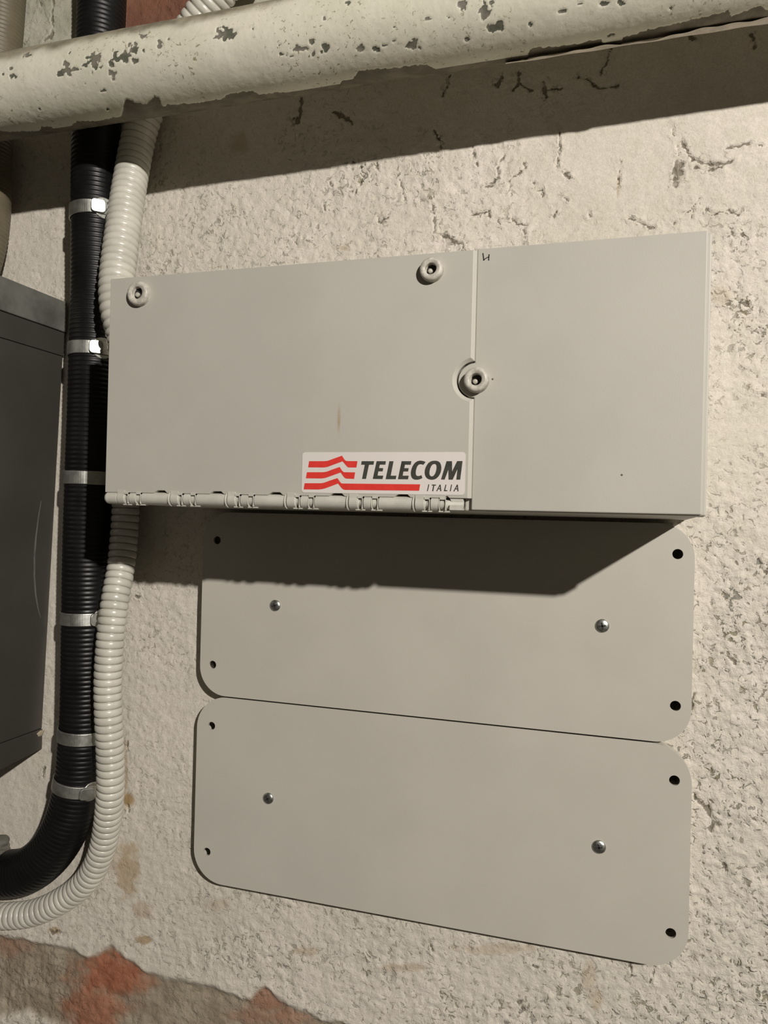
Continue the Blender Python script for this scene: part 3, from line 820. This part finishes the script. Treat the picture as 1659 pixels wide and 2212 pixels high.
# hinged lid with half round cut-out and hinge notches
tabs = [254, 369, 492, 620, 754, 897]; ends = [369, 492, 620, 754, 897, 1000]
TX = [at(t, 1075, YL).x for t in tabs]; EX = [at(t, 1080, YL).x for t in ends]
CH = 0.0028                       # chamfer along the free edge of the lid
def lid_outline(shift):
    gx = lx1 + shift
    RC = TR + 0.0013 + (CH - shift)
    a0 = math.acos(max(-1, min(1, (gx - tcx) / RC)))
    arc = [(tcx + RC * math.cos(t), tcz + RC * math.sin(t)) for t in np.linspace(a0, 2 * math.pi - a0, 30)]
    out = [(lx0, lz1), (gx, lz1)] + arc + [(gx, lz0)]
    for s, e in reversed(list(zip(TX, EX))):
        L = e - s
        a, b_ = s + 0.68 * L, s + 0.93 * L
        if e > TX[-1] + 0.03: a, b_ = s + 0.60 * L, s + 0.72 * L
        out += [(b_, lz0), (b_ - .003, lz0 + .0026), (a + .004, lz0 + .0026), (a, lz0)]
    return out + [(lx0, lz0)]
bm = bmesh.new()
front = [bm.verts.new((x, YL, z)) for x, z in lid_outline(0.0)]
mid = [bm.verts.new((x, YL + CH * 0.9, z)) for x, z in lid_outline(CH)]
back = [bm.verts.new((x, YL + 0.0125, z)) for x, z in lid_outline(CH)]
bm.faces.new(front); bm.faces.new(back)
nl = len(front)
for k in range(nl):
    k2 = (k + 1) % nl
    bm.faces.new((front[k], front[k2], mid[k2], mid[k])); bm.faces.new((mid[k], mid[k2], back[k2], back[k]))
obj('hinged_lid', bm, M_LID2, box, bevel=0.0004)

# hinge row -------------------------------------------------------------
HR = 0.0060
hza, hzb = at(240, 1074, YL).z, at(990, 1091, YL).z
hz = (hza + hzb) / 2; HY = YL + 0.0042
bm = bmesh.new()
add_lathe(bm, (at(226, 1074, YL).x, HY, hz), (1, 0, 0), [(0, .0036), (at(1000, 1090, YL).x - at(226, 1074, YL).x, .0036)], 20)
obj('hinge_pin', bm, M_HINGE, box, smooth=True)
def seg(bm, x0, x1, r, b=0.0005):
    add_lathe(bm, (x0, HY, hz), (1, 0, 0), [(0, r - b), (b, r), (x1 - x0 - b, r), (x1 - x0, r - b)], 24)
# first end piece
bm = bmesh.new()
xe0, xe1 = at(225, 1074, YL).x, TX[0] - .0006
add_lathe(bm, (xe0, HY, hz), (1, 0, 0), [(0, .0035), (.0012, .0052), (.003, HR), (xe1 - xe0, HR)], 24)
obj('hinge_knuckle', bm, M_HINGE, box, bevel=0.0003)
for i, (s, e) in enumerate(zip(TX, EX)):
    L = e - s
    bm = bmesh.new()
    last = (i == 5)
    q = L if not last else (EX[4] - TX[4])
    # tab that rises into the lid
    add_box(bm, s, s + .0080, YL - .0006, YL + .009, hz - .002, lz0 + .0022)
    seg(bm, s, s + .0085, HR + .0002)
    seg(bm, s + .0085, s + .145 * q, HR * .80)
    seg(bm, s + .145 * q + .001, s + .20 * q, HR * .72)
    add_box(bm, s + .135 * q, s + .215 * q, HY - HR * .9, HY, hz + HR * .62, hz + HR * .95)
    add_box(bm, s + .205 * q, s + .215 * q, HY - HR * .95, HY, hz - HR * .9, hz + HR * .9)
    seg(bm, s + .225 * q, s + .345 * q, HR)
    seg(bm, s + .345 * q, s + .355 * q, HR + .0005, .0002)
    seg(bm, s + .355 * q, s + .44 * q, HR * .74)
    add_box(bm, s + .36 * q, s + .45 * q, HY - HR * .9, HY, hz + HR * .62, hz + HR * .97)
    add_box(bm, s + .44 * q, s + .45 * q, HY - HR * .95, HY, hz - HR * .9, hz + HR * .9)
    if not last:
        seg(bm, s + .455 * q, e - .0022, HR)
        seg(bm, e - .0022, e - .0008, HR + .0011, .0003)
    else:
        add_box(bm, s + .50 * q, e, HY - HR * .8, HY + .004, hz - HR * .8, hz - .0005)
        add_hexa(bm, [(s + .52 * q, HY + .004, hz + .0002), (e, HY + .004, hz + .0002), (e, HY + .004, lz0 + .0002), (s + .48 * q, HY + .004, lz0 + .0002),
                      (s + .54 * q, HY - .0030, hz + .0002), (e, HY - .0030, hz + .0002), (e, HY - .0030, lz0 - .0006), (s + .50 * q, HY - .0030, lz0 - .0006)])
    # thin foot strip under the barrels
    add_box(bm, s + .10 * q, s + .24 * q, HY - HR * .55, HY + .004, hz - HR - .0008, hz - HR + .0002)
    add_box(bm, s + .34 * q, s + .50 * q, HY - HR * .55, HY + .004, hz - HR - .0008, hz - HR + .0002)
    obj('hinge_knuckle', bm, M_HINGE, box, bevel=0.0003, seg=1)
# ledge behind and below the hinge
bm = bmesh.new(); add_box(bm, hx0, cx0 - .0035, YC + .012, YC + .03, hzf + .0002, lz0 + .006)
obj('hinge_ledge', bm, M_LID, box, bevel=0.001)

# quarter turn knobs -----------------------------------------------------
def knob(px, py, yb, r, hgt):
    # the ring is seen in perspective; its foot sits on the cover
    p = at(px, py, yb - hgt * 0.7)
    root_c = Vector((p.x, yb, p.z))
    bm = bmesh.new()
    R = r
    prof = [(-.0005, R * 1.0), (.0006, R * 1.02)]
    for k in range(0, 11):                       # rounded ring
        t = math.radians(-20 + 14 * k)
        prof.append((hgt - R * .27 + R * .27 * math.sin(t), R * .735 + R * .265 * math.cos(t)))
    prof += [(hgt - .0005, R * .50), (hgt - .0014, R * .475), (.0004, R * .465)]
    add_lathe(bm, root_c, (0, -1, 0), prof, 44)
    k_ = obj('turn_knob', bm, M_KNOB, box, smooth=True)
    bm = bmesh.new()
    add_lathe(bm, root_c + Vector((0, -.0006, 0)), (0, -1, 0), [(0, R * .46), (.0004, R * .46)], 24)
    s1 = obj('socket_floor', bm, M_DARK, k_); 
    bm = bmesh.new()
    add_lathe(bm, root_c + Vector((-.0008, -.0006, -.0012)), (0, -1, 0), [(0, R * .19), (hgt * .5, R * .19), (hgt * .6, R * .14)], 20)
    obj('socket_post', bm, M_KNOB, k_, smooth=True)
knob(297, 633, YL, 0.0118, 0.0058)
knob(931, 581, YL, 0.0100, 0.0068)
knob(1028, 820, YC, 0.0103, 0.0082)

# sticker ----------------------------------------------------------------
def poly_on(pts, y):       # polygon drawn on the lid plane
    return [(at(a, b_, y).x, at(a, b_, y).z) for a, b_ in pts]
SY = YL - 0.0003
c0, c1, c2, c3 = at(652.5, 978, SY), at(1005.5, 975.5, SY), at(1004, 1069, SY), at(652, 1064.5, SY)
bm = bmesh.new()
add_plate(bm, round_rect((c0.x + c3.x) / 2, (c1.x + c2.x) / 2, (c2.z + c3.z) / 2, (c0.z + c1.z) / 2, 0.0028, 6), [], SY, YL - 0.00001)
sticker = obj('sticker', bm, M_STICK, box)
sticker['label'] = 'white sticker with red waves and dark lettering'
PY_ = SY - 0.00012
def pr(name, pts, m, ox, holes=()):
    f = lambda L: [(ox + a / 8.295, 970 + b_ / 8.295) for a, b_ in L]
    bm = bmesh.new()
    add_plate(bm, poly_on(f(pts), PY_), [poly_on(f(h), PY_) for h in holes], PY_, None)
    for fc in bm.faces: fc.normal_update()
    me = bpy.data.meshes.new(name)
    for fc in bm.faces:
        if fc.normal.y > 0: fc.normal_flip()
    bm.to_mesh(me); bm.free()
    link_mesh(name, me, m, sticker)
A_, B_ = 640, 820
pr('red_wave', [(230, 217), (500, 217), (545, 213), (580, 205), (660, 175), (820, 118), (850, 168), (870, 195), (888, 209), (905, 215), (1097, 217), (1078, 330), (940, 330), (920, 322), (905, 310), (880, 280), (830, 220), (640, 290), (560, 320), (500, 330), (213, 328)], M_RED, A_)
pr('red_wave', [(190, 415), (480, 415), (520, 410), (560, 400), (640, 368), (778, 320), (820, 385), (840, 405), (860, 415), (1055, 417), (1037, 535), (900, 530), (880, 524), (860, 510), (840, 485), (795, 420), (600, 490), (520, 518), (455, 527), (172, 524)], M_RED, A_)
pr('red_wave', [(150, 612), (440, 612), (480, 607), (520, 595), (600, 565), (738, 520), (785, 590), (800, 606), (820, 617), (2221, 632), (2201, 747), (870, 732), (845, 725), (825, 712), (800, 685), (748, 618), (560, 690), (480, 715), (400, 725), (132, 722)], M_RED, A_)
pr('letter', [(1172, 217), (1395, 217), (1385, 280), (1303, 282), (1250, 535), (1178, 535), (1228, 282), (1162, 280)], M_INK, A_)
pr('letter', [(1440, 217), (1607, 217), (1597, 280), (1498, 280), (1484, 340), (1560, 342), (1548, 400), (1470, 400), (1458, 475), (1560, 477), (1545, 538), (1370, 535)], M_INK, A_)
pr('letter', [(175, 218), (250, 218), (200, 477), (302, 477), (290, 540), (108, 540)], M_INK, B_)
pr('letter', [(395, 217), (570, 217), (558, 282), (455, 280), (443, 342), (522, 342), (512, 402), (428, 402), (414, 477), (522, 477), (510, 542), (328, 540)], M_INK, B_)
pr('letter', [(825, 235), (795, 218), (760, 210), (725, 207), (680, 216), (640, 240), (612, 272), (590, 310), (572, 355), (562, 400), (559, 435), (562, 470), (572, 503), (592, 530), (620, 545), (650, 550), (685, 549), (720, 542), (768, 520), (750, 467), (730, 476), (700, 483), (675, 482), (658, 470), (650, 450), (648, 420), (652, 380), (662, 345), (675, 312), (692, 288), (710, 276), (735, 271), (760, 275), (782, 285)], M_INK, B_)
pr('letter', [(990, 208), (1025, 211), (1055, 222), (1080, 242), (1097, 272), (1107, 320), (1106, 365), (1097, 410), (1080, 452), (1055, 492), (1020, 525), (985, 543), (950, 550), (915, 549), (885, 542), (855, 528), (830, 502), (813, 465), (807, 425), (810, 380), (822, 335), (842, 295), (870, 255), (905, 227), (945, 212)], M_INK, B_,
   [[(985, 268), (1002, 271), (1014, 283), (1020, 310), (1020, 345), (1014, 380), (1003, 420), (988, 450), (970, 474), (952, 487), (932, 490), (912, 483), (899, 465), (893, 438), (895, 400), (903, 360), (916, 325), (932, 297), (950, 278), (967, 270)]])
pr('letter', [(1200, 217), (1298, 217), (1300, 400), (1390, 215), (1487, 215), (1445, 548), (1375, 548), (1395, 360), (1310, 548), (1235, 548), (1232, 370), (1165, 548), (1100, 545)], M_INK, B_)
pr('letter', [(873, 632), (890, 632), (865, 755), (848, 755)], M_INK, B_)
pr('letter', [(937, 635), (1013, 637), (1010, 655), (982, 655), (962, 755), (940, 755), (960, 655), (934, 653)], M_INK, B_)
pr('letter', [(1075, 637), (1095, 637), (1107, 755), (1085, 755), (1082, 720), (1050, 720), (1035, 755), (1013, 755)], M_INK, B_, [[(1058, 702), (1080, 702), (1078, 668)]])
pr('letter', [(1180, 637), (1197, 637), (1177, 735), (1215, 737), (1211, 755), (1150, 755)], M_INK, B_)
pr('letter', [(1282, 637), (1299, 637), (1275, 757), (1257, 757)], M_INK, B_)
pr('letter', [(1385, 637), (1403, 637), (1415, 758), (1395, 758), (1392, 722), (1357, 722), (1342, 758), (1320, 758)], M_INK, B_, [[(1366, 705), (1390, 705), (1387, 671)]])

# pen mark on the side cover
def ribbon(bm, pts, w, y):
    P = [at(860 + a / 5.53, 500 + b_ / 5.53, y) for a, b_ in pts]
    prev = None
    for i, p in enumerate(P):
        t = (P[min(i + 1, len(P) - 1)] - P[max(i - 1, 0)]); n = Vector((t.z, 0, -t.x)).normalized() * w
        v = (bm.verts.new(p + n), bm.verts.new(p - n))
        if prev: bm.faces.new((prev[0], prev[1], v[1], v[0]))
        prev = v
bm = bmesh.new()
ribbon(bm, [(1013, 258), (1016, 285), (1021, 320), (1023, 347)], .00050, YC - .0001)
ribbon(bm, [(1020, 346), (1040, 326), (1062, 312), (1084, 303)], .00038, YC - .0001)
ribbon(bm, [(1087, 272), (1084, 300), (1081, 330), (1083, 347)], .00050, YC - .0001)
o = obj('pen_mark', bm, M_PEN, box); o['label'] = 'small handwritten mark in dark pen'
# tiny specks on the covers
for a, b_, y in ((1343, 1026, YC), (1064, 819, YC)):
    bm = bmesh.new()
    add_lathe(bm, at(a, b_, y), (0, -1, 0), [(0, .0009), (.0003, .0006)], 10)
    obj('dirt_speck', bm, M_MORTAR, box)

# ------------------------------------------------------------------ blank cover plates
def cover_plate(x0, x1, z0, z1, r, yf, holes_px, screws_px, label):
    root = empty('cover_plate', ((x0 + x1) / 2, -0.001, z0))
    tag(root, label, 'cover plate', 'blank cover plates under the box')
    hs = []
    for a, b_ in holes_px:
        p = at(a, b_, yf); hs.append(circle(p.x, p.z, 0.0050 if a > 900 else 0.0047, 26))
    bm = bmesh.new()
    add_plate(bm, round_rect(x0, x1, z0, z1, r, 16), hs, yf, yf + 0.003)
    obj('plate', bm, M_PLATE, root, bevel=0.0005)
    bm = bmesh.new()
    add_plate(bm, round_rect(x0 + .0002, x1 - .0002, z0 + .0002, z1 - .0002, r, 16), [round_rect(x0 + .003, x1 - .003, z0 + .003, z1 - .003, r - .003, 16)], yf + 0.003, -0.0012)
    obj('skirt', bm, M_PLATE, root)
    for a, b_ in screws_px:
        p = at(a, b_, yf - .001)
        R = 0.0069 if a > 900 else 0.0066
        c = Vector((p.x, yf, p.z))
        bm = bmesh.new()
        prof = [(-.0003, R)] + [(.0004 + R * .34 * math.sin(math.radians(t)), R * math.cos(math.radians(t))) for t in (0, 15, 30, 45, 60, 75, 86)]
        add_lathe(bm, c, (0, -1, 0), prof, 32)
        s_ = obj('screw', bm, M_SCREW, root, smooth=True)
        bm = bmesh.new()
        an = random.uniform(0, 90)
        h = R * .34 + .00055
        for q in (an, an + 90):
            ca, sa = math.cos(math.radians(q)), math.sin(math.radians(q))
            ps = []
            for yy in (c.y - h + .0008, c.y - h):
                for u_, w_ in ((-1, -1), (1, -1), (1, 1), (-1, 1)):
                    uu, ww = u_ * R * .48, w_ * R * .10
                    ps.append((c.x + uu * ca - ww * sa, yy, c.z + uu * sa + ww * ca))
            add_hexa(bm, ps)
        obj('cross_slot', bm, M_DARK, s_)
    return root
YP1, YP2 = -0.0184, -0.0150
px0 = at(433, 1400, YP1).x; px1 = at(1498, 1350, YP1).x
pz0 = (at(500, 1507, YP1).z + at(1400, 1599, YP1).z) / 2
cover_plate(px0, px1, pz0, -0.0012, 0.034, YP1, PLATE_HOLES_PX[:4], [(594, 1308), (1301, 1352)],
            'upper blank grey cover plate, half in the shadow of the box')
qx0 = at(421, 1750, YP2).x; qx1 = at(1491, 1850, YP2).x
qz1 = (at(500, 1509, YP2).z + at(1400, 1602, YP2).z) / 2 - .0003
qz0 = (at(500, 1914, YP2).z + at(1380, 2082, YP2).z) / 2
cover_plate(qx0, qx1, qz0, qz1, 0.038, YP2, PLATE_HOLES_PX[4:], [(579, 1725), (1294, 1830)],
            'lower blank grey cover plate, fully lit, below the other plate')
